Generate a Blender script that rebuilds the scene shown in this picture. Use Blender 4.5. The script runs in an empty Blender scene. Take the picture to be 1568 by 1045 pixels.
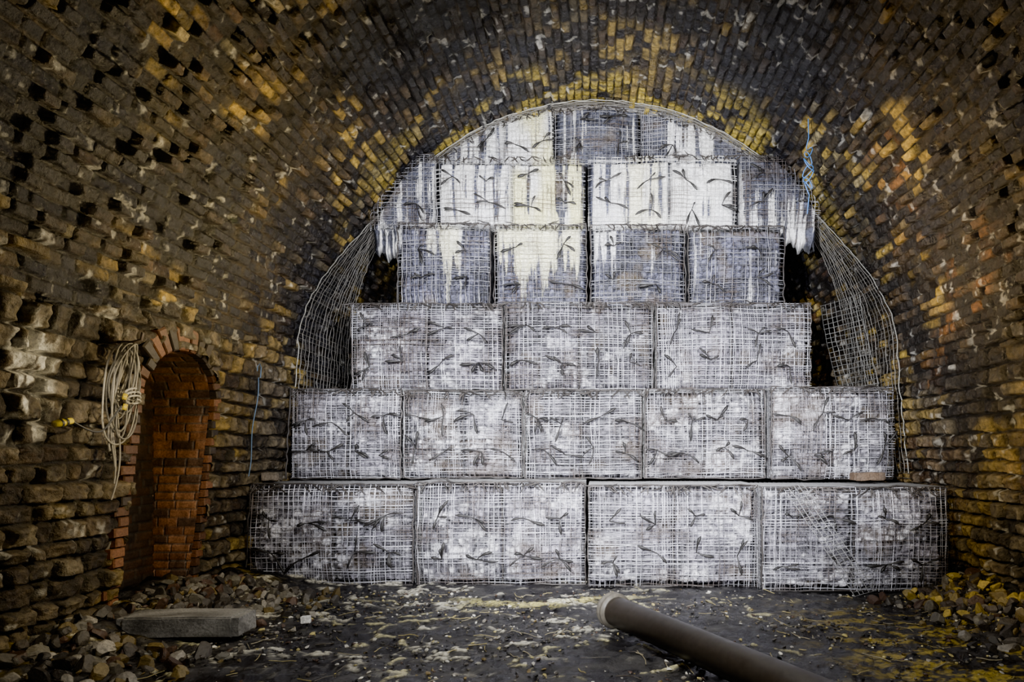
import bpy, bmesh, math, random
import numpy as np
from mathutils import Vector
random.seed(7); RNG=np.random.default_rng(7)

# ---------------------------------------------------------------- noise helpers
def hsh(i,j,s=0):
    i=np.asarray(i).astype(np.int64); j=np.asarray(j).astype(np.int64)
    h=(i*374761393+j*668265263+s*2147483647+1013904223*(s+1))&0xffffffff
    h=((h^(h>>13))*1274126177)&0xffffffff
    h=((h^(h>>16))*2246822519)&0xffffffff
    h=h^(h>>15)
    return (h&0xffffff)/float(0xffffff)
def vn(x,y,s=0):
    x=np.asarray(x,float); y=np.asarray(y,float)
    xi=np.floor(x); yi=np.floor(y); fx=x-xi; fy=y-yi
    fx=fx*fx*(3-2*fx); fy=fy*fy*(3-2*fy)
    a=hsh(xi,yi,s); b=hsh(xi+1,yi,s); c=hsh(xi,yi+1,s); d=hsh(xi+1,yi+1,s)
    return (a*(1-fx)+b*fx)*(1-fy)+(c*(1-fx)+d*fx)*fy
def fbm(x,y,s=0,o=4):
    r=0; a=.5; t=0
    for k in range(o):
        r=r+a*vn(x*2**k,y*2**k,s+k*17); t+=a; a*=.55
    return r/t
def vor(x,y,s=0):
    xi=np.floor(x); yi=np.floor(y)
    f1=np.full(x.shape,9.); f2=np.full(x.shape,9.); idv=np.zeros(x.shape)
    for dx in (-1,0,1):
        for dy in (-1,0,1):
            cx=xi+dx; cy=yi+dy
            px=cx+.15+.7*hsh(cx,cy,s); py=cy+.15+.7*hsh(cx,cy,s+1)
            d=np.hypot(px-x,py-y); n=d<f1
            f2=np.where(n,f1,np.minimum(f2,d)); idv=np.where(n,hsh(cx,cy,s+2),idv); f1=np.where(n,d,f1)
    return f1,f2-f1,idv
def ss(a,b,x):
    t=np.clip((x-a)/(b-a),0,1); return t*t*(3-2*t)
def mix(a,b,t):
    return a*(1-t)+b*t
def C(*c): return np.array(c,float)

# ---------------------------------------------------------------- mesh builder
class MB:
    def __init__(s): s.v=[];s.c=[];s.r=[];s.f=[];s.m=[];s.n=0
    def add(s,v,f,col=(.5,.5,.5),rough=.6,mi=0):
        v=np.asarray(v,float).reshape(-1,3); n=len(v)
        col=np.asarray(col,float)
        if col.ndim==1: col=np.tile(col,(n,1))
        rough=np.asarray(rough,float)
        if rough.ndim==0: rough=np.full(n,float(rough))
        f=np.asarray(f,dtype=np.int64)
        s.v.append(v);s.c.append(col);s.r.append(rough);s.f.append(f+s.n);s.m.append(mi);s.n+=n
    def build(s,name,mats,smooth=False,parent=None):
        v=np.concatenate(s.v);c=np.concatenate(s.c);r=np.concatenate(s.r)
        loops=np.concatenate([f.ravel() for f in s.f])
        tot=np.concatenate([np.full(len(f),f.shape[1]) for f in s.f])
        mi=np.concatenate([np.full(len(f),m) for f,m in zip(s.f,s.m)])
        st=np.concatenate([[0],np.cumsum(tot)[:-1]])
        me=bpy.data.meshes.new(name)
        me.vertices.add(len(v)); me.vertices.foreach_set('co',v.astype(np.float32).ravel())
        me.loops.add(len(loops)); me.loops.foreach_set('vertex_index',loops.astype(np.int32))
        me.polygons.add(len(tot)); me.polygons.foreach_set('loop_start',st.astype(np.int32))
        me.polygons.foreach_set('loop_total',tot.astype(np.int32))
        me.polygons.foreach_set('material_index',mi.astype(np.int32))
        me.polygons.foreach_set('use_smooth',np.full(len(tot),bool(smooth)))
        me.update(calc_edges=True)
        a=me.attributes.new('Col','FLOAT_COLOR','POINT')
        cc=np.ones((len(v),4),np.float32); cc[:,:3]=np.clip(c,0,1); a.data.foreach_set('color',cc.ravel())
        b=me.attributes.new('Rgh','FLOAT','POINT'); b.data.foreach_set('value',np.clip(r,0.02,1).astype(np.float32))
        for m in mats: me.materials.append(m)
        me.validate()
        o=bpy.data.objects.new(name,me); bpy.context.collection.objects.link(o)
        if parent: o.parent=parent
        return o
def gridf(nu,nv):
    i=np.arange(nu-1)[:,None]; j=np.arange(nv-1)[None,:]
    a=(i*nv+j); return np.stack([a,a+1,a+nv+1,a+nv],-1).reshape(-1,4)
def tube(mb,pts,rad,ns=4,col=(.5,.5,.5),rough=.5,mi=0,cap=False):
    p=np.asarray(pts,float); n=len(p)
    rad=np.full(n,rad) if np.ndim(rad)==0 else np.asarray(rad,float)
    t=np.gradient(p,axis=0); t/=np.linalg.norm(t,axis=1)[:,None]+1e-9
    m=np.abs(t.mean(0)); up=np.zeros(3); up[np.argmin(m)]=1
    a=np.cross(t,up); a/=np.linalg.norm(a,axis=1)[:,None]+1e-9
    b=np.cross(t,a)
    th=np.arange(ns)/ns*2*math.pi
    v=p[:,None,:]+rad[:,None,None]*(np.cos(th)[None,:,None]*a[:,None,:]+np.sin(th)[None,:,None]*b[:,None,:])
    i=np.arange(n-1)[:,None]; j=np.arange(ns)[None,:]; k=(j+1)%ns
    f=np.stack([i*ns+j,i*ns+k,(i+1)*ns+k,(i+1)*ns+j],-1).reshape(-1,4)
    cl=np.asarray(col,float)
    if cl.ndim==2: cl=np.repeat(cl,ns,axis=0)
    mb.add(v,f,cl,rough,mi)
def lathe(mb,o,d,prof,ns=32,col=(.1,.1,.1),rough=.5):
    o=np.array(o,float); d=np.array(d,float); d/=np.linalg.norm(d)
    a=np.cross(d,[0,0,1.]); a/=np.linalg.norm(a); b=np.cross(d,a)
    th=np.arange(ns)/ns*2*math.pi
    s=np.array([q[0] for q in prof]); r=np.array([q[1] for q in prof]); n=len(s)
    v=o+s[:,None,None]*d+r[:,None,None]*(np.cos(th)[None,:,None]*a+np.sin(th)[None,:,None]*b)
    i=np.arange(n-1)[:,None]; j=np.arange(ns)[None,:]; k=(j+1)%ns
    f=np.stack([i*ns+j,i*ns+k,(i+1)*ns+k,(i+1)*ns+j],-1).reshape(-1,4)
    cl=np.asarray(col,float)
    if cl.ndim==2: cl=np.repeat(cl,ns,axis=0)
    mb.add(v,f,cl,rough)

# ---------------------------------------------------------------- materials
def make_mat(name,nscale=40,var=.5,bump=.4,bdist=.01,metal=0.,spec=.5,rvar=.2):
    m=bpy.data.materials.new(name); m.use_nodes=True
    nt=m.node_tree; N=nt.nodes; L=nt.links
    bs=N['Principled BSDF']
    at=N.new('ShaderNodeAttribute'); at.attribute_name='Col'
    ar=N.new('ShaderNodeAttribute'); ar.attribute_name='Rgh'
    tc=N.new('ShaderNodeTexCoord')
    no=N.new('ShaderNodeTexNoise'); no.inputs['Scale'].default_value=nscale; no.inputs['Detail'].default_value=6; no.inputs['Roughness'].default_value=.65
    L.new(tc.outputs['Object'],no.inputs['Vector'])
    mr=N.new('ShaderNodeMapRange'); mr.inputs['From Min'].default_value=.3; mr.inputs['From Max'].default_value=.7
    mr.inputs['To Min'].default_value=1-var; mr.inputs['To Max'].default_value=1+var
    L.new(no.outputs['Fac'],mr.inputs['Value'])
    mu=N.new('ShaderNodeVectorMath'); mu.operation='SCALE'
    L.new(at.outputs['Color'],mu.inputs[0]); L.new(mr.outputs['Result'],mu.inputs['Scale'])
    L.new(mu.outputs['Vector'],bs.inputs['Base Color'])
    no2=N.new('ShaderNodeTexNoise'); no2.inputs['Scale'].default_value=nscale*.3; no2.inputs['Detail'].default_value=4
    L.new(tc.outputs['Object'],no2.inputs['Vector'])
    ma=N.new('ShaderNodeMath'); ma.operation='MULTIPLY_ADD'; ma.inputs[1].default_value=rvar*2; ma.inputs[2].default_value=-rvar
    L.new(no2.outputs['Fac'],ma.inputs[0])
    ad=N.new('ShaderNodeMath'); ad.operation='ADD'; ad.use_clamp=True
    L.new(ma.outputs[0],ad.inputs[0]); L.new(ar.outputs['Fac'],ad.inputs[1]); L.new(ad.outputs[0],bs.inputs['Roughness'])
    bp=N.new('ShaderNodeBump'); bp.inputs['Strength'].default_value=bump; bp.inputs['Distance'].default_value=bdist
    L.new(no.outputs['Fac'],bp.inputs['Height']); L.new(bp.outputs['Normal'],bs.inputs['Normal'])
    bs.inputs['Metallic'].default_value=metal
    bs.inputs['Specular IOR Level'].default_value=spec
    return m
M_wall=make_mat('wet_brick_and_stone',26,.7,1.,.032,0,.6,.2)
M_niche=make_mat('red_brick',60,.5,.6,.006)
M_floor=make_mat('wet_ash_floor',50,.6,.9,.014,0,.6,.25)
M_rock=make_mat('rubble_stone',60,.5,.7,.008)
M_fill=make_mat('gabion_lining_cloth',60,.5,.9,.014,.15,.8,.15)
M_wire=make_mat('galvanised_wire',80,.25,.1,.001,.35,.5,.1)
M_tie=make_mat('dark_tie_strap',80,.3,.2,.002)
M_pipe=make_mat('drain_pipe_plastic',30,.3,.15,.002)
M_cable=make_mat('cable_sheath',80,.25,.1,.001)

# ---------------------------------------------------------------- tunnel profile
R=3.35; ZC=2.45
def prof_x(z):
    z=np.asarray(z,float)
    lo=R+.27*np.clip((ZC-z)/ZC,0,2)**1.3
    hi=np.sqrt(np.clip(R*R-(z-ZC)**2,0,None))
    return np.where(z<ZC,lo,hi)
def prof_z(x):
    return ZC+np.sqrt(np.clip(R*R-np.asarray(x,float)**2,0,None))
zz=np.linspace(-.2,ZC,300); pl=np.stack([-prof_x(zz),zz],1)
th=np.linspace(math.pi,0,900)[1:-1]; pa=np.stack([R*np.cos(th),ZC+R*np.sin(th)],1)
pr=np.stack([prof_x(zz[::-1]),zz[::-1]],1)
P=np.concatenate([pl,pa,pr]); S=np.concatenate([[0],np.cumsum(np.linalg.norm(np.diff(P,axis=0),axis=1))])
LT=S[-1]; US=2.66
def prof_at(u):
    return np.interp(u,S,P[:,0]),np.interp(u,S,P[:,1])
YC=4.91; RN=.42; ZS=1.68     # refuge niche centre, radius, springing

def jcols(v,row,L,seed,j=.2):
    off=hsh(row,row*0,seed)
    t=v/L+off; k=np.floor(t); f=t-k
    jl=(hsh(row,k,seed+1)-.5)*2*j; jr=(hsh(row,k+1,seed+1)-.5)*2*j
    left=f<jl; right=f>1+jr
    k=np.where(left,k-1,np.where(right,k+1,k))
    b0=k+(hsh(row,k,seed+1)-.5)*2*j; b1=k+1+(hsh(row,k+1,seed+1)-.5)*2*j
    return k,(t-b0)*L,(b1-t)*L
edges=[0.0]
while edges[-1]<3.9: edges.append(edges[-1]+random.uniform(.11,.175))
edges=np.array(edges)

def wall_fields(U,V):
    left=U<LT/2
    ub=np.where(left,U,LT-U)
    sd=np.where(left,0,500)
    X,Z=prof_at(U)
    # --- bricks
    hb=.098
    uw=U+.016*(vn(U*.8,V*2.2,5)-.5)+.014*(vn(U*6,V*6,7)-.5)
    row=np.floor(uw/hb); fu=(uw/hb-row)*hb
    k,a,b=jcols(V+.016*(vn(U*8,V*8,12)-.5),row,.172,11,.26)
    du=np.minimum(fu,hb-fu); dv=np.minimum(a,b)
    rnd=hsh(row,k,21); rnd2=hsh(row,k,22); rnd3=hsh(row,k,23); rnd4=hsh(row,k,24); rnd5=hsh(row,k,25)
    e=np.minimum(du,dv)+.012*(fbm(U*30,V*30,3,3)-.5)
    face=ss(.002,.018,e)
    worn=ss(.34,.58,fbm(U*.9,V*.9,31,3))
    hB=face*(.024+.042*(rnd-.4)*(0.45+worn)+ .026*(rnd>.78)) + .030*(fbm(U*16,V*16,41,4)-.5)*(.5+worn)
    sp=(rnd3>.86)&(worn>.2); hB=np.where(sp,hB-.04*face,hB)
    hB=hB+ (a-b)*.09*(rnd2-.5)+(fu-hb/2)*.22*(rnd4-.5)
    # --- stones
    ubw=ub+.03*(vn(ub*1.5,V*2.5,6)-.5)+.026*(vn(ub*7,V*7,8)-.5)
    ri=np.clip(np.searchsorted(edges,ubw)-1,0,len(edges)-2)
    e0=edges[ri]; e1=edges[ri+1]; rowS=ri+sd
    kS,aS,bS=jcols(V+.035*(vn(ub*9,V*9,9)-.5),rowS,.185,51,.32)
    dS=np.minimum(np.minimum(ubw-e0,e1-ubw),np.minimum(aS,bS)*.7)+.014*(fbm(U*16,V*16,53,3)-.5)
    s1=hsh(rowS,kS,61); s2=hsh(rowS,kS,62); s3=hsh(rowS,kS,63)
    fS=ss(.003,.022,dS)
    hS=fS*(.050+.055*(s1-.35))
    hS=hS+fS*.08*(fbm(U*11+kS*3.1,V*11+rowS*5.3,71,4)-.5)
    hS=hS+fS*((ubw-(e0+e1)/2)*.42*(s2-.5)+(aS-bS)*.26*(s3-.5))
    zl=2.35+1.0*(fbm(V*.8,np.where(left,1.,9.),81,2)-.5)+.25*(hsh(np.floor(V*4),ri,83)-.5)
    wS=(ub<zl).astype(float)
    h=np.where(wS>0,hS,hB)+.04*(fbm(U*1.3,V*1.3,91,3)-.5)
    # --- colours
    big=fbm(U*.55,V*.75,101,4); med=fbm(U*1.8,V*1.8,111,4); fine=fbm(U*14,V*14,121,3)
    ang=np.abs(U-LT/2)/ (math.pi*R/2)
    dark=C(.013,.010,.008); brown=C(.066,.044,.022); ochre=C(.40,.27,.045); tan=C(.38,.31,.15); orange=C(.25,.105,.024); soot_shade=C(.009,.009,.014)
    base=mix(dark,brown,ss(.30,.95,rnd)[...,None])
    zone=ss(.42,.58,med*.55+big*.45+.03)
    base=mix(base,ochre,(ss(.45,.85,rnd2)*zone*.88)[...,None])
    base=mix(base,tan,((rnd4>.84)*.65*ss(.42,.60,big))[...,None])
    org=ss(.54,.70,fbm(U*1.1,V*1.1,131,3))*np.where(left,.15,.55)
    base=mix(base,orange,(org*ss(.3,.9,rnd3))[...,None])
    base=mix(base,dark,((rnd5>.58)*.9)[...,None])
    soot_vign=ss(.40,.52,fbm(U*.62+3.,V*.45,141,3)+.13*(1-ss(.25,.8,ang))-.05*ss(.9,1.2,ang)+.09*ss(4.6,3.4,V)*ss(2.,3.,Z))  # sooty zones, plus a painted vignette darkening the near upper walls
    crown=ss(.2,.05,np.abs((U-LT/2)/(math.pi*R/2)-.02))
    base=mix(base,soot_shade,(np.clip(soot_vign*.95-.45*crown,0,1)*(.7+.3*(rnd<.8)))[...,None])
    base=mix(base,mix(ochre,tan,.1),(.4*crown*ss(.35,.6,med)*ss(.3,.8,rnd2))[...,None])
    base=mix(base,C(.46,.34,.04),(.7*ss(6.7,7.4,V)*ss(.9,.3,ang)*ss(.45,.60,fbm(U*2,V*3,145,3)))[...,None])
    mort=mix(C(.010,.008,.006),C(.040,.028,.014),ss(.45,.7,med)[...,None])
    base=mix(mort,base,face[...,None])
    sdark=C(.018,.014,.010); sgrey=C(.13,.105,.065); sylw=C(.27,.185,.042)
    st=mix(sdark,sgrey,(ss(.2,.9,s1*.6+fine*.45)*ss(.3,.6,big+.08))[...,None])
    st=mix(st,sylw,(.75*ss(.44,.62,med)*ss(.3,.85,s2))[...,None])
    st=mix(st,orange*.55,(np.where(left,.1,.35)*ss(.5,.68,big+.05)*s3)[...,None])
    st=mix(C(.006,.005,.004),st,ss(.0,.022,dS)[...,None])
    col=np.where((wS>0)[...,None],st,base)
    col=col*(.35+1.3*fine)[...,None]
    lim=ss(3.44,3.50,V)*ss(3.76,3.66,V)*ss(1.25,1.5,Z)*ss(2.12,1.95,Z)*left
    lim=lim*ss(.40,.50,fbm(V*26,Z*7,151,3))*(.3+.7*ss(.0,.02,dS))
    lim2=ss(.72,.78,fbm(V*13,U*9.,161,3))*.3
    lm=np.clip(lim+lim2,0,1)
    col=mix(col,C(.78,.76,.68),lm[...,None])
    rough=.33+.34*rnd4-.06*soot_vign+.15*lm
    rough=np.where(wS>0,.34+.3*s2,rough)
    return h,col,rough,X,Z

def build_shell():
    du=.0105
    us=np.linspace(0,LT,int(LT/du))
    vs=np.concatenate([np.arange(-3,2.5,.05),np.arange(2.5,3.0,.018),np.arange(3.0,8.1,.0105),np.arange(8.1,11.01,.05)])
    U,V=np.meshgrid(us,vs,indexing='ij')
    h,col,rough,X,Z=wall_fields(U,V)
    x,z=prof_at(us); tx=np.gradient(x); tz=np.gradient(z); l=np.hypot(tx,tz); nx=tz/l; nz=-tx/l
    PX=X+h*nx[:,None]; PZ=Z+h*nz[:,None]
    V3=np.stack([PX,V,PZ],-1)
    nv=len(vs)
    i1=np.searchsorted(us,US); i2=np.searchsorted(us,LT-US)
    for name,a,b in (('wall_left',0,i1+1),('ceiling',i1,i2+1),('wall_right',i2,len(us))):
        f=gridf(b-a,nv)
        vv=V3[a:b].reshape(-1,3)
        if name=='wall_left':
            c=vv[f].mean(1); y=c[:,1]-YC; zc=c[:,2]; rr=RN+.015
            ins=((np.abs(y)<rr)&(zc<ZS))|((y*y+(zc-ZS)**2<rr**2)&(zc>=ZS))
            f=f[~ins]
        mb=MB(); mb.add(vv,f,col[a:b].reshape(-1,3),rough[a:b].ravel())
        mb.build(name,[M_wall],smooth=True)
build_shell()

mb=MB(); us=np.linspace(-3.7,3.7,120); vs=np.linspace(-.2,5.9,100)
U,V=np.meshgrid(us,vs,indexing='ij'); row=np.floor(V/.088); k=np.floor(U/.22+.5*(row%2))
h=.02*hsh(row,k,3); mb.add(np.stack([U,11.0-h,V],-1),gridf(120,100),(.03,.025,.02),.8); mb.build('wall_back',[M_wall])

# ---------------------------------------------------------------- floor
def floor_z(x,y):
    z=.05*(fbm(x*1.1,y*1.1,201,4)-.5)+.05*(fbm(x*7,y*7,203,4)-.5)
    z=z+.16*ss(2.6,3.5,np.abs(x)+.25*(fbm(x*0+3,y*1.5,207,2)-.5))*(.5+fbm(x*4,y*4,209,3))
    z=z-.02
    z=z-.06*ss(1.6,3,x)*ss(3,5.5,y)*ss(3.6,3.0,x)
    return z
xs=np.arange(-4.1,3.75,.014); ys=np.concatenate([np.arange(-3,2.6,.08),np.arange(2.6,6.6,.012),np.arange(6.6,11.05,.1)])
X,Y=np.meshgrid(xs,ys,indexing='ij'); Z=floor_z(X,Y)
n1=fbm(X*1.4,Y*2.2,221,4); n2=fbm(X*9,Y*9,223,4); n3=fbm(X*4,Y*9,227,4); nf=fbm(X*30,Y*40,239,3)
col=mix(C(.006,.0055,.006),C(.032,.030,.029),ss(.48,.72,n2)[...,None])
col=mix(col,C(.08,.077,.07),(.55*ss(.52,.7,nf)*ss(.4,.6,n1))[...,None])
yl=ss(.16,.0,np.abs(Y-(5.35+.12*np.sin(X*2.5)+.3*(n1-.5))))*ss(-1.4,-.9,X)*ss(.5,.1,X)
n4=fbm(X*1.1+4,Y*1.6,233,4)
band=ss(.022,.0,np.abs(n4-.5))*ss(.35,.55,vn(X*.8+.4,Y*1.0,229))*ss(-3.,-2.6,X)*ss(2.2,.8,X)
sp=ss(.56,.62,n3)*ss(.42,.54,n1)*ss(1.0,-.5,X)*ss(3.4,3.9,Y)
yl3=ss(1.2,2.3,X)*ss(.48,.58,n3)*ss(5.6,4.6,Y)*.9+ss(2.8,3.4,np.abs(X))*ss(.48,.62,n3)*.4
brk=ss(.40,.50,n2)*ss(.38,.50,nf)
col=mix(col,C(.62,.56,.19),np.clip(yl*.95*ss(.35,.5,n2)*ss(.35,.5,nf),0,1)[...,None])
col=mix(col,C(.64,.59,.32),(band*.95*brk)[...,None])
col=mix(col,C(.66,.63,.50),(sp*.9*brk)[...,None])
col=mix(col,C(.42,.31,.035),np.clip(yl3*.85*ss(.38,.52,nf),0,1)[...,None])
Z=Z+.012*(band+sp+yl)*brk
rough=.16+.45*ss(.4,.65,n2)
mb=MB(); mb.add(np.stack([X,Y,Z],-1),gridf(len(xs),len(ys)),col.reshape(-1,3),rough.ravel()); mb.build('floor',[M_floor],smooth=True)

# ---------------------------------------------------------------- rubble
bm=bmesh.new(); bmesh.ops.create_icosphere(bm,subdivisions=3,radius=1)
ICV=np.array([v.co[:] for v in bm.verts]); ICF=np.array([[v.index for v in f.verts] for f in bm.faces]); bm.free()
bm=bmesh.new(); bmesh.ops.create_icosphere(bm,subdivisions=1,radius=1)
ICV1=np.array([v.co[:] for v in bm.verts]); ICF1=np.array([[v.index for v in f.verts] for f in bm.faces]); bm.free()
def rotm():
    q=RNG.normal(size=4); q/=np.linalg.norm(q); w,x,y,z=q
    return np.array([[1-2*(y*y+z*z),2*(x*y-z*w),2*(x*z+y*w)],[2*(x*y+z*w),1-2*(x*x+z*z),2*(y*z-x*w)],[2*(x*z-y*w),2*(y*z+x*w),1-2*(x*x+y*y)]])
def rock(mb,p,s,col,hi=True,flat=1.):
    V0,F0=(ICV,ICF) if (hi and s>.03) else (ICV1,ICF1)
    v=V0.copy()
    for q in range(11):
        n=RNG.normal(size=3); n/=np.linalg.norm(n); d=RNG.uniform(.45,.75)
        t=v@n; v=v-np.clip(t-d,0,None)[:,None]*n
    v=v*1.35@rotm(); v*=np.array([1,RNG.uniform(.6,1),RNG.uniform(.45,.8)])*s; v=v@rotm(); v[:,2]*=flat
    mb.add(v+np.array(p),F0,np.array(col)*RNG.uniform(.6,1.3),.5)
pal=[(.08,.07,.055),(.12,.11,.085),(.04,.034,.028),(.045,.04,.034),(.07,.042,.028),(.13,.095,.035),(.24,.22,.18)]
mb=MB()
for i in range(1250):
    side=random.random()
    y=random.uniform(2.7,5.62)
    if side<.66: x=-random.triangular(2.2,3.42,3.35)
    else: x=random.triangular(2.4,3.42,3.35)
    s=random.triangular(.012,.075,.018)
    if x<0 and 4.55<y<5.25 and random.random()<.5: x-=random.uniform(0,.35)
    if abs(x+2.83)<.5 and abs(y-4.22)<.28: continue
    rock(mb,(x,y,float(floor_z(x,y))+s*.3),s,random.choice(pal))
for i in range(120):
    y=random.uniform(4.7,5.6); x=random.uniform(2.8,3.4); s=random.uniform(.015,.06)
    rock(mb,(x,y,float(floor_z(x,y))+s*.4),s,random.choice([(.36,.26,.035),(.2,.15,.05),(.06,.05,.045)]))
mb.build('rubble_pile',[M_rock])
mb=MB()
for i in range(6500):
    x=random.uniform(-3.2,3.3); y=2.6+3.1*random.random()**.8
    if vn(x*1.3,y*2,301)<.42 and random.random()<.75: continue
    s=random.triangular(.003,.024,.004)
    c=random.choice(pal+[(.4,.38,.34),(.6,.58,.5),(.45,.38,.14),(.02,.02,.02),(.02,.02,.02),(.02,.02,.02),(.03,.03,.03)])
    rock(mb,(x,y,float(floor_z(x,y))+s*.3),s,c,False,.6)
for i in range(200):
    x=random.uniform(-2.8,3.2); y=random.uniform(3.2,5.6); a=random.uniform(0,6.28); l=random.uniform(.04,.25)
    p=[]; 
    for t in np.linspace(0,1,5):
        a+=random.uniform(-.3,.3); x+=math.cos(a)*l/5; y+=math.sin(a)*l/5
        p.append((x,y,float(floor_z(x,y))+.008))
    tube(mb,p,random.uniform(.002,.004),4,random.choice([(.25,.22,.14),(.06,.05,.035),(.3,.25,.1)]))
mb.build('ground_litter',[M_rock])

# ---------------------------------------------------------------- gabions
def bulge(x,z,x0,x1,z0,z1,sd):
    cx=np.clip((x-x0)/(x1-x0),0,1); cz=np.clip((z-z0)/(z1-z0),0,1)
    return .055*(np.sin(cx*math.pi)*np.sin(cz*math.pi))**.5+.08*(fbm(x*2.2,z*2.2,sd,2)-.5)
def box01(a,b,x,e=.04): return ss(a-e,a+e,x)*ss(b+e,b-e,x)
def lime(x,z,row):
    s1=fbm(x*26,z*1.1,401,3); s2=fbm(x*9,z*.9,403,3); s3=fbm(x*75,z*2.2,405,2)
    st=.60*s1+.22*s2+.18*s3
    w=np.zeros_like(x); ye=np.zeros_like(x)
    if row==5:
        w=box01(-1.98,1.75,x,.1)*(1.02-.2*ss(4.75,4.95,z))+box01(1.75,2.7,x)*.68*ss(4.75,4.3,z)+box01(-2.7,-1.98,x)*.66
        w=w-.40*box01(-.20,-.06,x,.03)-.25*box01(-1.30,-1.12,x,.04)+.18*ss(4.3,4.1,z)*box01(-2.8,2.75,x)
        w=w+.40*(fbm(x*1.5,z*1.5,407,2)-.5)
        ye=.75*box01(-1.05,-.15,x,.05)+.4*box01(.35,.78,x,.1)+.1
    elif row==6:
        w=1.0*box01(-1.22,-.55,x,.05)+.50*box01(-.55,.55,x)+.9*box01(.85,1.5,x,.1)*ss(5.65,5.45,z)+.68*box01(-2.2,-1.2,x)
        ye=.7*box01(-1.0,-.55,x,.08)+.1
    elif row==4:
        w=.9*box01(-1.24,-.19,x,.05)*ss(3.2,3.95,z)+.8*box01(-2.0,-1.62,x,.06)*ss(3.35,3.8,z)+.5*box01(-.05,.4,x,.05)*ss(3.4,3.9,z)+.32+.3*ss(3.9,3.98,z)
        ye=.6*box01(-1.2,-.2,x,.05)+.5*box01(-2.0,-1.62,x)
    elif row==3:
        w=np.full_like(x,.2)+.25*ss(2.8,2.98,z)
    th=.78-.375*np.clip(w,0,1.1)
    m=ss(th-.012,th+.018,st)*(w>.02)
    return np.clip(m*np.clip(w*1.5,.0,.97),0,1),np.clip(ye*ss(.3,.6,fbm(x*5,z*1.2,409,2)+.1),0,1)
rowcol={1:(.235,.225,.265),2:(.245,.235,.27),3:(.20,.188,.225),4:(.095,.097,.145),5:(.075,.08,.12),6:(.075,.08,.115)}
def gabion(row,x0,x1,z0,z1,D,seams,clip=False,tone=1.,skew=0.,rag=0.):
    sd=1000+int(abs(x0*97+z0*31))*3
    if not clip: x0+=.008; x1-=.008
    mb=MB(); 
    step=.0115 if row<4 else .010
    nx=max(8,int((x1-x0)/step)); nz=int((z1-z0)/step)
    s=np.linspace(0,1,nx); t=np.linspace(0,1,nz); Sg,T=np.meshgrid(s,t,indexing='ij')
    Z=z0+(z1-z0)*T
    a=np.full_like(Z,x0)-(1-T)*skew+.02*vn(Z*5,Z*0,sd+31); b=np.full_like(Z,x1)-.02*vn(Z*5,Z*0,sd+33)
    if clip:
        lim=prof_x(Z)-.07; a=np.maximum(a,-lim); b=np.minimum(b,lim)
    b=np.maximum(b,a+.01)
    X=a+(b-a)*Sg
    Z=Z-(T**3)*.05*fbm(X*2.5,X*0+sd,sd,3)
    if rag>0: Z=Z-((1-T)**3)*rag*ss(2.15,2.5,np.abs(X))*(.25+1.3*fbm(X*9,X*0,sd+61,3))
    rocky=fbm(X*9,Z*9,sd+3,4); fold=fbm(X*24,Z*4,sd+5,3)
    f1,gp,idv=vor(X*11+.5*fbm(X*8,Z*8,sd+41,2),Z*14,sd+43)
    stone=ss(.02,.30,gp)
    edge=np.minimum(np.minimum(Sg*(x1-x0),(1-Sg)*(x1-x0)),np.minimum(T,1-T)*(z1-z0))
    sa=1. if row<=4 else .4
    Y=D+.045-bulge(X,Z,x0,x1,z0,z1,sd)-.06*(rocky-.5)-.02*(fold-.5)-.032*sa*stone*(.4+.9*idv)+.06*ss(.05,0,edge)
    for q in seams: Y=Y+.06*ss(.045,0,np.abs(X-q))
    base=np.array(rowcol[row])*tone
    v1=fbm(X*30,Z*5,sd+7,3); v2=fbm(X*2.5,Z*2.5,sd+9,3); v3=fbm(X*60,Z*60,sd+11,2); v4=fbm(X*4,Z*30,sd+13,3)
    k=.15+.9*v1+.7*(v2-.5)*2+1.0*(v3-.5)+.5*(v4-.5)*1.5+1.2*(rocky-.5)+.25
    sm=1+sa*((.22+.78*stone)*(.55+.95*idv)-1)
    k=k*sm
    pan=np.zeros_like(X)
    cs=[x0]+list(seams)+[x1]
    for ii in range(len(cs)-1): pan=np.where((X>=cs[ii])&(X<=cs[ii+1]),.72+.55*random.random(),pan)
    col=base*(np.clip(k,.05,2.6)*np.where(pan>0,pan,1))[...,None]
    col=mix(col,C(.15,.11,.055),(.4*ss(.58,.75,fbm(X*3,Z*3,sd+15,3)))[...,None])
    if row<=3:
        sp=ss(.53,.64,fbm(X*2.2,Z*3.2,sd+21,4)+.08*(1-T)-(.04 if row==3 else 0))*ss(.42,.6,fbm(X*20,Z*20,sd+23,3)+.16*(idv-.5))*(.3+.7*stone)
        col=mix(col,C(.95,.94,.98),(sp*.9)[...,None])
    lm,ye=lime(X,Z,row)
    lc=mix(C(.95,.95,.97),C(.90,.86,.42),ye[...,None])*(.8+.45*v3)[...,None]
    col=mix(col,lc,lm[...,None])
    col=col*(.08+.92*ss(0,.05,edge))[...,None]  # shade of the gaps between baskets put into the edge colour
    for q in seams: col=col*(.12+.88*ss(0,.03,np.abs(X-q)))[...,None]
    Vf=np.stack([X,Y,Z],-1)
    mb.add(Vf,gridf(nx,nz),col.reshape(-1,3),.42)
    idx=[(i,0) for i in range(0,nx,6)]+[(nx-1,0)]+[(nx-1,j) for j in range(6,nz-1,6)]+[(nx-1,nz-1)]+[(i,nz-1) for i in range(nx-7,0,-6)]+[(0,nz-1)]+[(0,j) for j in range(nz-7,0,-6)]
    fr=np.array([Vf[i,j] for i,j in idx]); bk=fr.copy(); bk[:,1]=D+.95; md=fr.copy(); md[:,1]=D+.45
    if rag>0: md[:,2]=np.maximum(md[:,2],z0); bk[:,2]=np.maximum(bk[:,2],z0)
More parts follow.
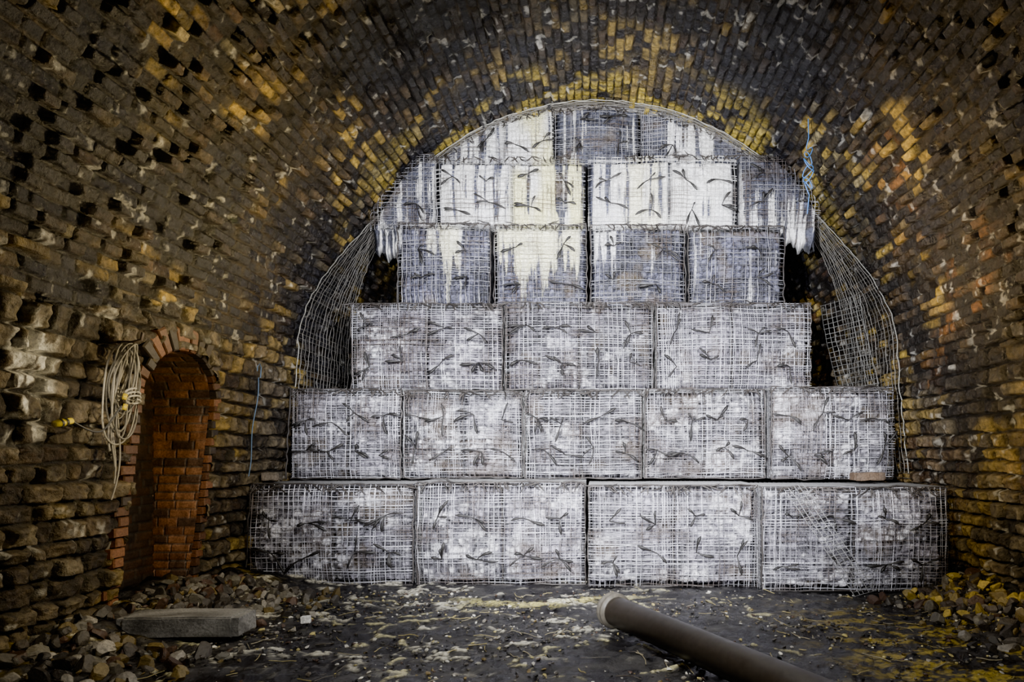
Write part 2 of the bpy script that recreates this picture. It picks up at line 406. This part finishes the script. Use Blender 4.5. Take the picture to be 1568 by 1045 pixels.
    n=len(fr); allv=np.concatenate([fr,md,bk]); i=np.arange(n); j=(i+1)%n
    ff=np.concatenate([np.stack([i,i+n,j+n,j],-1),np.stack([i+n,i+2*n,j+2*n,j+n],-1)])
    sc=.45 if row<4 else .12  # shell colour darkened so the undersides look shaded
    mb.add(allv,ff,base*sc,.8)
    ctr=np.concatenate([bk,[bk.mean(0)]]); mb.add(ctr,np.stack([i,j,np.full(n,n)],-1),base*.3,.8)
    def wcol(xc,zc):
        k=RNG.choice([.2,.5,.9,1.4]) if row<4 else RNG.choice([.15,.3,.5,.8])
        c=np.tile(C(.66,.66,.72)*k,(len(xc),1))
        lm,ye=lime(np.asarray(xc,float),np.asarray(zc,float),row)
        c=mix(c,mix(C(.92,.92,.92),C(.84,.80,.42),ye[:,None]),(lm*.85)[:,None])
        rust=ss(.54,.66,fbm(np.asarray(xc)*4,np.asarray(zc)*4,77,2))
        return mix(c,C(.10,.07,.05),(rust*.75)[:,None])
    for layer,(px,pz,off,r) in enumerate(((.05,.05,.02,.0023),(.053,.027,.045,.0017))):
        ang=random.uniform(-.015,.015); ph=random.uniform(0,.05)
        skip=.12 if (row<4 or layer==0) else .6
        for zc in np.arange(z0+.015+ph*(layer),z1-.003,pz):
            if random.random()<skip: continue
            al,bl=x0,x1
            if clip:
                l=float(prof_x(zc))-.07; al=max(al,-l); bl=min(bl,l)
            if bl-al<.05: continue
            xs_=np.linspace(al,bl,18 if row<4 else 40); jz=zc+ang*(xs_-x0)*.6+RNG.normal(0,.0028,len(xs_))+.012*(vn(xs_*2.5,xs_*0+zc*3,sd+51)-.5)
            y=D-off-bulge(xs_,jz,x0,x1,z0,z1,sd)-.012*np.sin((xs_-x0)*7+zc*3+layer)
            tube(mb,np.stack([xs_,y,jz],1),r*random.uniform(.7,1.8),4,wcol(xs_,jz),.35,1)
        for xc in np.arange(x0+.01+ph*layer,x1-.003,px):
            if random.random()<skip+.02: continue
            zt=z1
            if clip: zt=min(zt,float(prof_z(xc))-.07)
            if zt-z0<.05: continue
            zs=np.linspace(z0,zt,14); jx=xc+ang*(zs-z0)+RNG.normal(0,.003,14)+.014*(vn(zs*2.5,zs*0+xc*3,sd+53)-.5)
            if clip: jx=np.clip(jx,-(prof_x(zs)-.07),prof_x(zs)-.07)
            y=D-off-.004-bulge(jx,zs,x0,x1,z0,z1,sd)-.012*np.sin((jx-x0)*7+zs*3+layer)
            tube(mb,np.stack([jx,y,zs],1),r*random.uniform(.7,1.8),4,wcol(jx,zs),.35,1)
    if not clip:
        for xc in np.arange(x0+.02,x1,.05):
            tube(mb,[(xc,D-.02,z1+.004),(xc,D+.9,z1+.004)],.0025,4,(.2,.2,.2),.4,1)
        for yc in np.arange(D,D+.7,.05):
            tube(mb,[(x0,yc,z1+.006),(x1,yc,z1+.006)],.0025,4,(.2,.2,.2),.4,1)
        for (p,q) in [((x0,z0),(x1,z0)),((x0,z1),(x1,z1)),((x0-skew,z0),(x0,z1)),((x1,z0),(x1,z1))]+[((q_,z0),(q_,z1)) for q_ in seams]:
            pts=np.linspace((p[0],D-.035,p[1]),(q[0],D-.035,q[1]),16); pts+=RNG.normal(0,.006,pts.shape)
            tube(mb,pts,.009,6,(.05,.045,.042),.5,1)
        if row<=3:
            for sx in (x0,x1):
                for zc in np.arange(z0+.05,z1,.06): tube(mb,[(sx,D,zc),(sx,D+.6,zc)],.0025,4,(.4,.4,.4),.4,1)
                for yc in np.arange(D+.05,D+.6,.06): tube(mb,[(sx,yc,z0),(sx,yc,z1)],.0025,4,(.4,.4,.4),.4,1)
    cells=[x0]+list(seams)+[x1]
    for ci in range(len(cells)-1):
        c0,c1=cells[ci],cells[ci+1]
        for fx in (.27,.73):
            for fz in (.30,.68):
                kx=c0+(c1-c0)*fx+random.uniform(-.05,.05); kz=z0+(z1-z0)*fz+random.uniform(-.06,.05)
                if clip and (abs(kx)>float(prof_x(kz+.12))-.2): continue
                ky=D-.085-float(bulge(np.array(kx),np.array(kz),x0,x1,z0,z1,sd))
                base_a=random.uniform(0,math.pi)
                nb=random.choice([2,3,3,4])
                if random.random()<.5: base_a=random.choice([-.3,.3,2.9])
                for bi in range(nb):
                    a=base_a+ (bi*math.pi if random.random()<.4 else bi*random.uniform(1.0,2.2))+random.uniform(-.4,.4)
                    L_=random.uniform(.09,.22); pts=[];x,z=kx,kz;da=random.uniform(-.12,.12)
                    for q in range(6):
                        pts.append((x,ky-.03*math.sin(q/5*2.2),z)); a+=da; x+=math.cos(a)*L_/5; z+=math.sin(a)*L_/5-.002*q
                    w=random.uniform(.011,.019)
                    tube(mb,pts,[.006,.006,w*.6,w*.9,w,w*.35],5,C(.012,.011,.010)*random.uniform(.4,1.6),.55,2)
    for q in range(int((x1-x0)*16)):
        x=random.uniform(x0,x1); z=z1
        if clip: z=min(z,float(prof_z(x))-.09)
        pts=[]; a=random.uniform(-2.9,-.2)
        for w in range(5):
            pts.append((x,D-.06-.01*w,z)); a+=random.uniform(-.5,.5); x+=math.cos(a)*.035; z+=math.sin(a)*.026
        if clip and abs(x)>float(prof_x(z))-.1: continue
        tube(mb,pts,[.006,.007,.009,.007,.003],4,C(.03,.026,.023)*random.uniform(.5,1.8),.5,2)
    return mb.build('gabion_basket',[M_fill,M_wire,M_tie],smooth=True)
def row(r,spans,z0,z1,Ds,clip=False,skews=None):
    for i,(a,b,sm) in enumerate(spans):
        D=Ds[i] if isinstance(Ds,(list,tuple)) else Ds
        gabion(r,a,b,z0+random.uniform(-.01,.01)*(r>1),z1+random.uniform(-.04,.01),D+random.uniform(-.05,.05),sm,clip,random.uniform(.85,1.15),(skews or {}).get(i,0),.34 if (r==5 and i in (0,3)) else 0)
row(1,[(-3.42,-1.81,[-2.62]),(-1.785,-.115,[-.94]),(-.095,1.57,[.74]),(1.54,3.28,[2.40])],-.02,.985,[6.0,6.0,5.98,5.70],skews={0:.06})
row(2,[(-3.30,-2.10,[-2.69]),(-2.075,-.80,[-1.44]),(-.775,.475,[-.17]),(.50,1.80,[1.14]),(1.83,3.13,[2.48])],1.01,1.965,6.5,skews={0:.05})
row(3,[(-2.80,-1.07,[-1.95]),(-1.045,.63,[-.21]),(.66,2.41,[1.52])],1.99,2.99,[6.92,6.9,6.86])
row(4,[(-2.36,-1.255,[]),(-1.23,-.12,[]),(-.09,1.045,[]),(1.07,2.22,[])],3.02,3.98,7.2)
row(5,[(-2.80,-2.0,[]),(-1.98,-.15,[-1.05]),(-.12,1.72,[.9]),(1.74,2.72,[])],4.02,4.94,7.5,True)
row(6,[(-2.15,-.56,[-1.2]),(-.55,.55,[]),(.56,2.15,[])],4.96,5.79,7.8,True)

# ---------------------------------------------------------------- steel mesh arch liner
mb=MB()
def ppt(u,off):
    x,z=prof_at(u); x2,z2=prof_at(u+.01); x1,z1=prof_at(u-.01); t=np.array([x2-x1,z2-z1]); t/=np.linalg.norm(t)
    return x+t[1]*off, z-t[0]*off
def dstart(z): return 6.62+1.0*float(ss(2.4,4.6,z))
uA,uB=2.1,LT-1.2
for k in range(17):
    f=k/16
    pts=[]
    for u in np.arange(uA,uB,.08):
        x,z=ppt(u,.085); d0=dstart(z); y=d0+f*(7.95-d0)+.015*random.uniform(-1,1)
        pts.append((x+random.uniform(-.006,.006),y,z))
    tube(mb,pts,.004 if k else .0055,4,C(.20,.19,.17)*random.uniform(.4,1.2) if k else C(.36,.36,.32),.4)
for u in np.arange(uA,uB,.055):
    x,z=ppt(u,.08); d0=dstart(z)
    if random.random()<.1: continue
    tube(mb,[(x,d0-.02,z),(x+random.uniform(-.01,.01),7.4 if d0<7.3 else (d0+7.97)/2,z),(x,7.97,z)],.0035,4,C(.20,.19,.17)*random.uniform(.3,1.3),.4)
p0=np.array((2.78,6.98,2.0));ux=np.array((.7,-.7,.1));ux/=np.linalg.norm(ux);uz=np.array((-.22,.0,1));uz/=np.linalg.norm(uz);nn_=np.cross(ux,uz)
def q_(a,b): return p0+ux*a+uz*b+nn_*.06*math.sin(b*math.pi)+RNG.normal(0,.003,3)
for a in np.arange(0,.46,.055): tube(mb,[q_(a,b) for b in np.linspace(0,1,10)],.003,4,C(.16,.16,.15)*random.uniform(.4,1.3),.4)
for b in np.arange(0,1,.055): tube(mb,[q_(a,b) for a in np.linspace(0,.44,5)],.003,4,C(.16,.16,.15)*random.uniform(.4,1.3),.4)
mb.build('steel_mesh_arch_liner',[M_wire])
def panel(name,p0,ux,uz,w,h,stp,r,bend=0.,c=(.3,.3,.3)):
    mb=MB(); p0=np.array(p0);ux=np.array(ux,float);uz=np.array(uz,float);ux/=np.linalg.norm(ux);uz/=np.linalg.norm(uz);n=np.cross(ux,uz)
    def q(a,b): return p0+ux*a+uz*b+n*bend*math.sin(b/h*math.pi)+RNG.normal(0,.003,3)
    for a in np.arange(0,w+.001,stp): tube(mb,[q(a,b) for b in np.linspace(0,h,10)],r,4,np.array(c)*random.uniform(.4,1.3),.4)
    for b in np.arange(0,h+.001,stp): tube(mb,[q(a,b) for a in np.linspace(0,w,5)],r,4,np.array(c)*random.uniform(.4,1.3),.4)
    return mb.build(name,[M_wire])
panel('loose_mesh_panel',(2.28,5.38,.0),(1,.05,.3),(-.52,.14,.85),.22,1.12,.045,.003,.03,(.35,.35,.35))

# ---------------------------------------------------------------- refuge niche
emp=bpy.data.objects.new('refuge_niche',None); bpy.context.collection.objects.link(emp)
def redbrick(U,V,hc,L,sd):
    row_=np.floor(U/hc); fu=U-row_*hc; k,a,b=jcols(V,row_,L,sd,.05)
    e=np.minimum(np.minimum(fu,hc-fu),np.minimum(a,b)); face=ss(.002,.008,e)
    r1=hsh(row_,k,sd+3); r2=hsh(row_,k,sd+4)
    c=mix(C(.12,.058,.034),C(.26,.125,.065),r1[...,None]); c=mix(c,C(.05,.038,.032),((r2>.7)*.8)[...,None])
    gr=ss(.4,.65,fbm(U*2.2,V*2.2,sd+6,3)); c=mix(c,C(.065,.050,.036),(gr*.5)[...,None])
    c=mix(C(.08,.07,.06),c,face[...,None])*(.5+1.*fbm(U*20,V*20,sd+5,3))[...,None]
    return face*.01+.006*r2*face,c
pts=[(YC-RN,z) for z in np.linspace(-.15,ZS,150)]+[(YC-RN*math.cos(t),ZS+RN*math.sin(t)) for t in np.linspace(0,math.pi,110)[1:-1]]+[(YC+RN,z) for z in np.linspace(ZS,-.15,150)]
pts=np.array(pts); cl=np.concatenate([[0],np.cumsum(np.linalg.norm(np.diff(pts,axis=0),axis=1))])
tn=np.gradient(pts,axis=0); tn/=np.linalg.norm(tn,axis=1)[:,None]; nrm=np.stack([tn[:,1],-tn[:,0]],1)
ds=np.linspace(0,1,60); U,W=np.meshgrid(cl,ds,indexing='ij')
DEP=.42
xf=-prof_x(pts[:,1])+.01
hh,c=redbrick(U,W*.5+.02,.075,.225,501)
Y=pts[:,0][:,None]+nrm[:,0][:,None]*hh; Zr=pts[:,1][:,None]+nrm[:,1][:,None]*hh
Xr=xf[:,None]*(1-W)+(-3.48-DEP)*W
mb=MB(); mb.add(np.stack([Xr,Y,Zr],-1),gridf(len(pts),60),c.reshape(-1,3),.5)
mb.build('reveal',[M_niche],smooth=True,parent=emp)
ys_=np.linspace(YC-.5,YC+.5,90); zs_=np.linspace(-.15,2.2,180); U,W=np.meshgrid(zs_,ys_,indexing='ij')
hh,c=redbrick(U,W,.075,.225,541)
mb=MB(); mb.add(np.stack([-3.48-DEP+hh,W,U],-1),gridf(180,90),(c*.25).reshape(-1,3),.7); mb.build('back_brickwork',[M_niche],smooth=True,parent=emp)  # back wall: same brick dimmed, recess shade put into its colour
mb=MB()
def vbrick(c4,xa,xb,col):
    c4=np.array(c4); m=c4.mean(0); ins=m+(c4-m)*.86
    v=[(xb,y,z) for y,z in c4]+[(xa-.01,y,z) for y,z in c4]+[(xa,y,z) for y,z in ins]
    f=[]
    for i in range(4):
        j=(i+1)%4; f+= [(i,j,j+4,i+4),(i+4,j+4,j+8,i+8)]
    f.append((8,9,10,11)); mb.add(v,f,col,.6)
def rc(k=1.):
    r=random.random(); return (mix(C(.07,.035,.02),C(.16,.07,.034),r) if random.random()<.65 else C(.035,.027,.022))*random.uniform(.7,1.1)*k
for ring,(ra,rb) in enumerate(((RN,RN+.20),)):
    nn=19
    for i in range(nn):
        t0=math.pi*(i+.06)/nn; t1=math.pi*(i+.94)/nn
        rb_=rb-random.uniform(0,.03)-(.09 if (i<4 or i>14) else 0)
        c4=[(YC-ra*math.cos(t0),ZS+ra*math.sin(t0)),(YC-rb_*math.cos(t0),ZS+rb_*math.sin(t0)),(YC-rb_*math.cos(t1),ZS+rb_*math.sin(t1)),(YC-ra*math.cos(t1),ZS+ra*math.sin(t1))]
        zc=np.mean([p[1] for p in c4]); xw=-float(prof_x(zc))
        vbrick(c4,xw+.06+random.uniform(-.012,.012),xw-.1,rc(1.1))
z=-.1; i=0
while z<ZS-.03:
    for sgn in (-1,1):
        w=.09 if (i%2) else .13
        if sgn>0: w-=.05
        y0=YC+sgn*RN; y1=y0+sgn*w
        c4=[(y0,z+.004),(y1,z+.004),(y1,z+.07),(y0,z+.07)]
        xw=-float(prof_x(z)); vbrick(c4,xw+.06+random.uniform(-.008,.008),xw-.1,rc(1.2))
    z+=.0755; i+=1
mb.build('arch_and_jamb_bricks',[M_niche],parent=emp)

# ---------------------------------------------------------------- drain pipe
mb=MB(); d=np.array([.73,-1.30,0]); 
prof=[(.6,.082),(.0,.084),(-.004,.09),(-.004,.122),(.004,.127),(.022,.127),(.028,.118),(.05,.118),(.055,.127),(.07,.127),(.078,.106),(.09,.103)]
s=.12
while s<3.3:
    prof+=[(s,.103)]; s+=.1
cols=np.array([C(.012,.011,.01)]*3+[C(.10,.09,.072)]*8+[C(.020,.016,.012)]*(len(prof)-11))
lathe(mb,(.10,4.46,.125),d,prof,40,cols,.42)
mb.build('drain_pipe',[M_pipe],smooth=True)

# ---------------------------------------------------------------- kerb slab
bm=bmesh.new(); bmesh.ops.create_cube(bm,size=1)
bmesh.ops.bevel(bm,geom=list(bm.edges),offset=.06,segments=2,affect='EDGES')
bmesh.ops.subdivide_edges(bm,edges=list(bm.edges),cuts=5,use_grid_fill=True)
vv=np.array([v.co[:] for v in bm.verts]); bm.verts.index_update(); ft=[[v.index for v in f.verts] for f in bm.faces]; bm.free()
q=[f for f in ft if len(f)==4]; t3=[f for f in ft if len(f)==3]
def slab(mb,sx,sy,sz,pos,rot,c0,c1,wob=.02):
    v=vv*np.array([sx,sy,sz]); v=v+wob*(np.stack([vn(v[:,0]*22,v[:,1]*22+v[:,2]*30,5),vn(v[:,0]*22,v[:,2]*22,6),vn(v[:,0]*18,v[:,1]*18,7)],1)-.5)
    a=rot; v=v@np.array([[math.cos(a),math.sin(a),0],[-math.sin(a),math.cos(a),0],[0,0,1]])+np.array(pos)
    cc=mix(np.array(c0),np.array(c1),ss(.3,.7,fbm(v[:,0]*9,v[:,1]*9+v[:,2]*9,8,3))[:,None])
    n0=mb.n; mb.add(v,q,cc,.6)
    if t3: mb.f.append(np.array(t3)+n0); mb.m.append(0)
mb=MB(); slab(mb,.80,.26,.14,(-2.83,4.20,.095),.04,(.10,.098,.092),(.24,.235,.22),.006); mb.build('kerb_stone',[M_rock])
mb=MB()
slab(mb,.32,.11,.08,(2.72,6.12,1.04),.05,(.06,.04,.025),(.12,.08,.05),.01)
slab(mb,.16,.11,.08,(-3.28,6.12,1.04),.1,(.08,.07,.05),(.16,.13,.1),.01)
mb.build('loose_brick_pieces',[M_rock])
mb=MB(); slab(mb,.065,.05,.05,(-2.17,4.52,.03),.3,(.6,.6,.6),(.8,.8,.77),.005)
mb.build('polystyrene_scrap',[M_rock])

# ---------------------------------------------------------------- hanging cable coil (left wall)
mb=MB(); hx,hy,hz=-3.20,4.17,2.02
for k in range(9):
    w=random.uniform(.06,.17); l=random.uniform(.42,.78); ph=random.uniform(-.04,.04); pts=[]
    for t in np.linspace(0,2*math.pi,40):
        yy=hy+ph+w*math.sin(t)*(1-.25*math.cos(t)); z_=hz-l/2*(1-math.cos(t))
        xx=-float(prof_x(z_))+.14+.02*math.sin(t*2+k)+k*.006
        pts.append((xx,yy+.012*math.sin(3*t+k),z_))
    tube(mb,pts,.006,6,mix(C(.34,.32,.27),C(.12,.11,.09),random.random()),.45)
for k in range(4):
    pts=[]; y=hy+random.uniform(-.08,.05); 
    for t in np.linspace(0,1,20):
        z_=hz-.6*t-.45*t*(k*.25+.3); pts.append((-float(prof_x(z_))+.14,y+.05*math.sin(t*6+k)-.03*t,z_))
    tube(mb,pts,.006,6,C(.28,.26,.22),.45)
pts=[]
for t in np.linspace(0,2*math.pi*3,60): pts.append((-3.19+.02*math.cos(t),hy+.06*math.sin(t),1.62+.02*math.cos(t)+.012*t/3))
tube(mb,pts,.008,6,C(.34,.32,.27),.45)
tube(mb,[(-3.40,hy,2.04),(-3.2,hy,2.03),(-3.14,hy+.01,2.05),(-3.13,hy+.01,2.1)],.011,6,(.08,.06,.05),.5)
for z_ in (1.56,1.63): lathe(mb,(-3.18,hy-.09,z_),(0.1,.2,1),[(0,.0),(0,.013),(.04,.013),(.04,0)],12,(.5,.38,.03),.4)
cols=[];pf=[]
for s_,r_,c_ in ((0,.0,0),(0,.02,0),(.03,.022,0),(.031,.024,1),(.045,.024,1),(.046,.022,0),(.06,.022,0),(.061,.025,1),(.075,.025,1),(.076,.02,0),(.11,.018,0),(.11,0,0)):
    pf.append((s_,r_)); cols.append(C(.75,.6,.04) if c_==0 else C(.04,.04,.04))
lathe(mb,(-3.22,3.60,1.44),(.1,.98,.25),pf,16,np.array(cols),.4)
pts=[(-3.21+.02*math.sin(t*5),3.70+.42*t,1.47+.12*t-.12*math.sin(t*math.pi)) for t in np.linspace(0,1,14)]
tube(mb,pts,.006,6,(.05,.05,.05),.5)
mb.build('cable_coil',[M_cable],smooth=True)
def string(name,pts,r,c):
    mb=MB(); tube(mb,pts,r,5,c,.5); return mb.build(name,[M_cable],smooth=True)
pts=[(-3.25,5.80,2.06),(-3.23,5.77,2.1),(-3.23,5.81,2.13),(-3.24,5.85,2.1),(-3.24,5.84,2.0)]
for t in np.linspace(0,1,14): pts.append((-float(prof_x(2-.95*t))+.12,5.84+.02*math.sin(t*9),2.-.95*t))
string('blue_string',pts,.005,(.12,.20,.32))
pts=[(2.22,6.4,4.80),(2.225,6.4,4.6),(2.20,6.4,4.5)]
for t in np.linspace(0,1,46): pts.append((2.22+.05*math.sin(t*31),6.4+.03*math.cos(t*23),4.48-.42*t+.05*math.sin(t*41)))
pts+=[(2.23,6.4,4.0),(2.21,6.4,3.8)]
string('blue_string',pts,.005,(.07,.24,.62))

# ---------------------------------------------------------------- lights
def light(name,kind,loc,tgt,power,col,size=.5,ang=60,blend=.8):
    l=bpy.data.lights.new(name,kind); l.energy=power; l.color=col
    if kind=='SPOT': l.spot_size=math.radians(ang); l.spot_blend=blend; l.shadow_soft_size=size
    elif kind=='AREA': l.size=size
    else: l.shadow_soft_size=size
    o=bpy.data.objects.new(name,l); bpy.context.collection.objects.link(o); o.location=loc
    o.rotation_euler=(Vector(tgt)-Vector(loc)).to_track_quat('-Z','Y').to_euler()
    return o
light('torch_key','SPOT',(-1.3,.6,2.2),(.1,7,2.4),8600,(.93,.94,1.),.06,72,.8)
light('torch_key_side','SPOT',(2.0,1.4,2.6),(.2,7,2.2),3800,(.93,.93,1.),.06,76,.8)
light('fill_top_tiers','SPOT',(.2,3.2,2.6),(0,7.6,4.75),1500,(.95,.96,1.),.06,52,.7)  # added fill that brightens the upper rows, no lamp stands there
light('fill_floor','SPOT',(.2,2.2,3.2),(-.1,4.6,0),1050,(.97,.96,.95),.08,104,1.)  # unseen fill added to light the floor
light('fill_rake_left','SPOT',(-1.6,5.6,2.6),(-3.1,4.9,3.6),500,(1.,.79,.40),.05,135,1.)  # invisible spot added inside the tunnel, rakes the left wall for relief
light('fill_rake_right','SPOT',(1.8,5.75,2.7),(3.1,5.0,3.5),330,(1.,.74,.37),.05,130,1.)  # matching added spot, rakes the right wall
light('fill_wall_left','SPOT',(-1.7,4.4,1.5),(-3.4,4.2,1.4),175,(1.,.82,.48),.05,145,1.)  # added fill to lift the lower left wall
light('fill_niche','SPOT',(-2.9,3.3,1.9),(-3.7,5.2,1.1),60,(1.,.88,.68),.05,48,1.)  # small fill put in to brighten the niche
light('fill_wall_right','SPOT',(2.0,4.6,1.4),(3.4,4.6,1.4),150,(1.,.80,.46),.05,145,1.)  # lower right wall lifted by another added fill
light('fill_crown','SPOT',(0,5.2,2.6),(-.1,5.9,5.7),160,(1.,.84,.54),.05,100,1.)  # unseen spot put in for a glow on the crown
light('fill_near','POINT',(0,.8,2.2),(0,5,2),140,(1.,.84,.58),.08)  # general fill added near the camera
w=bpy.data.worlds.new('World'); bpy.context.scene.world=w; w.use_nodes=True
w.node_tree.nodes['Background'].inputs[0].default_value=(.5,.5,.6,1); w.node_tree.nodes['Background'].inputs[1].default_value=.02
try: bpy.context.scene.view_settings.look='AgX - Punchy'
except Exception as ex: print(ex)

# ---------------------------------------------------------------- camera
cam=bpy.data.cameras.new('camera'); co=bpy.data.objects.new('camera',cam); bpy.context.collection.objects.link(co)
co.location=(0,0,1.26); co.rotation_euler=(math.pi/2,0,0)
cam.lens=21.35; cam.sensor_width=36; cam.shift_x=-.0835; cam.shift_y=.111; cam.clip_start=.05
bpy.context.scene.camera=co
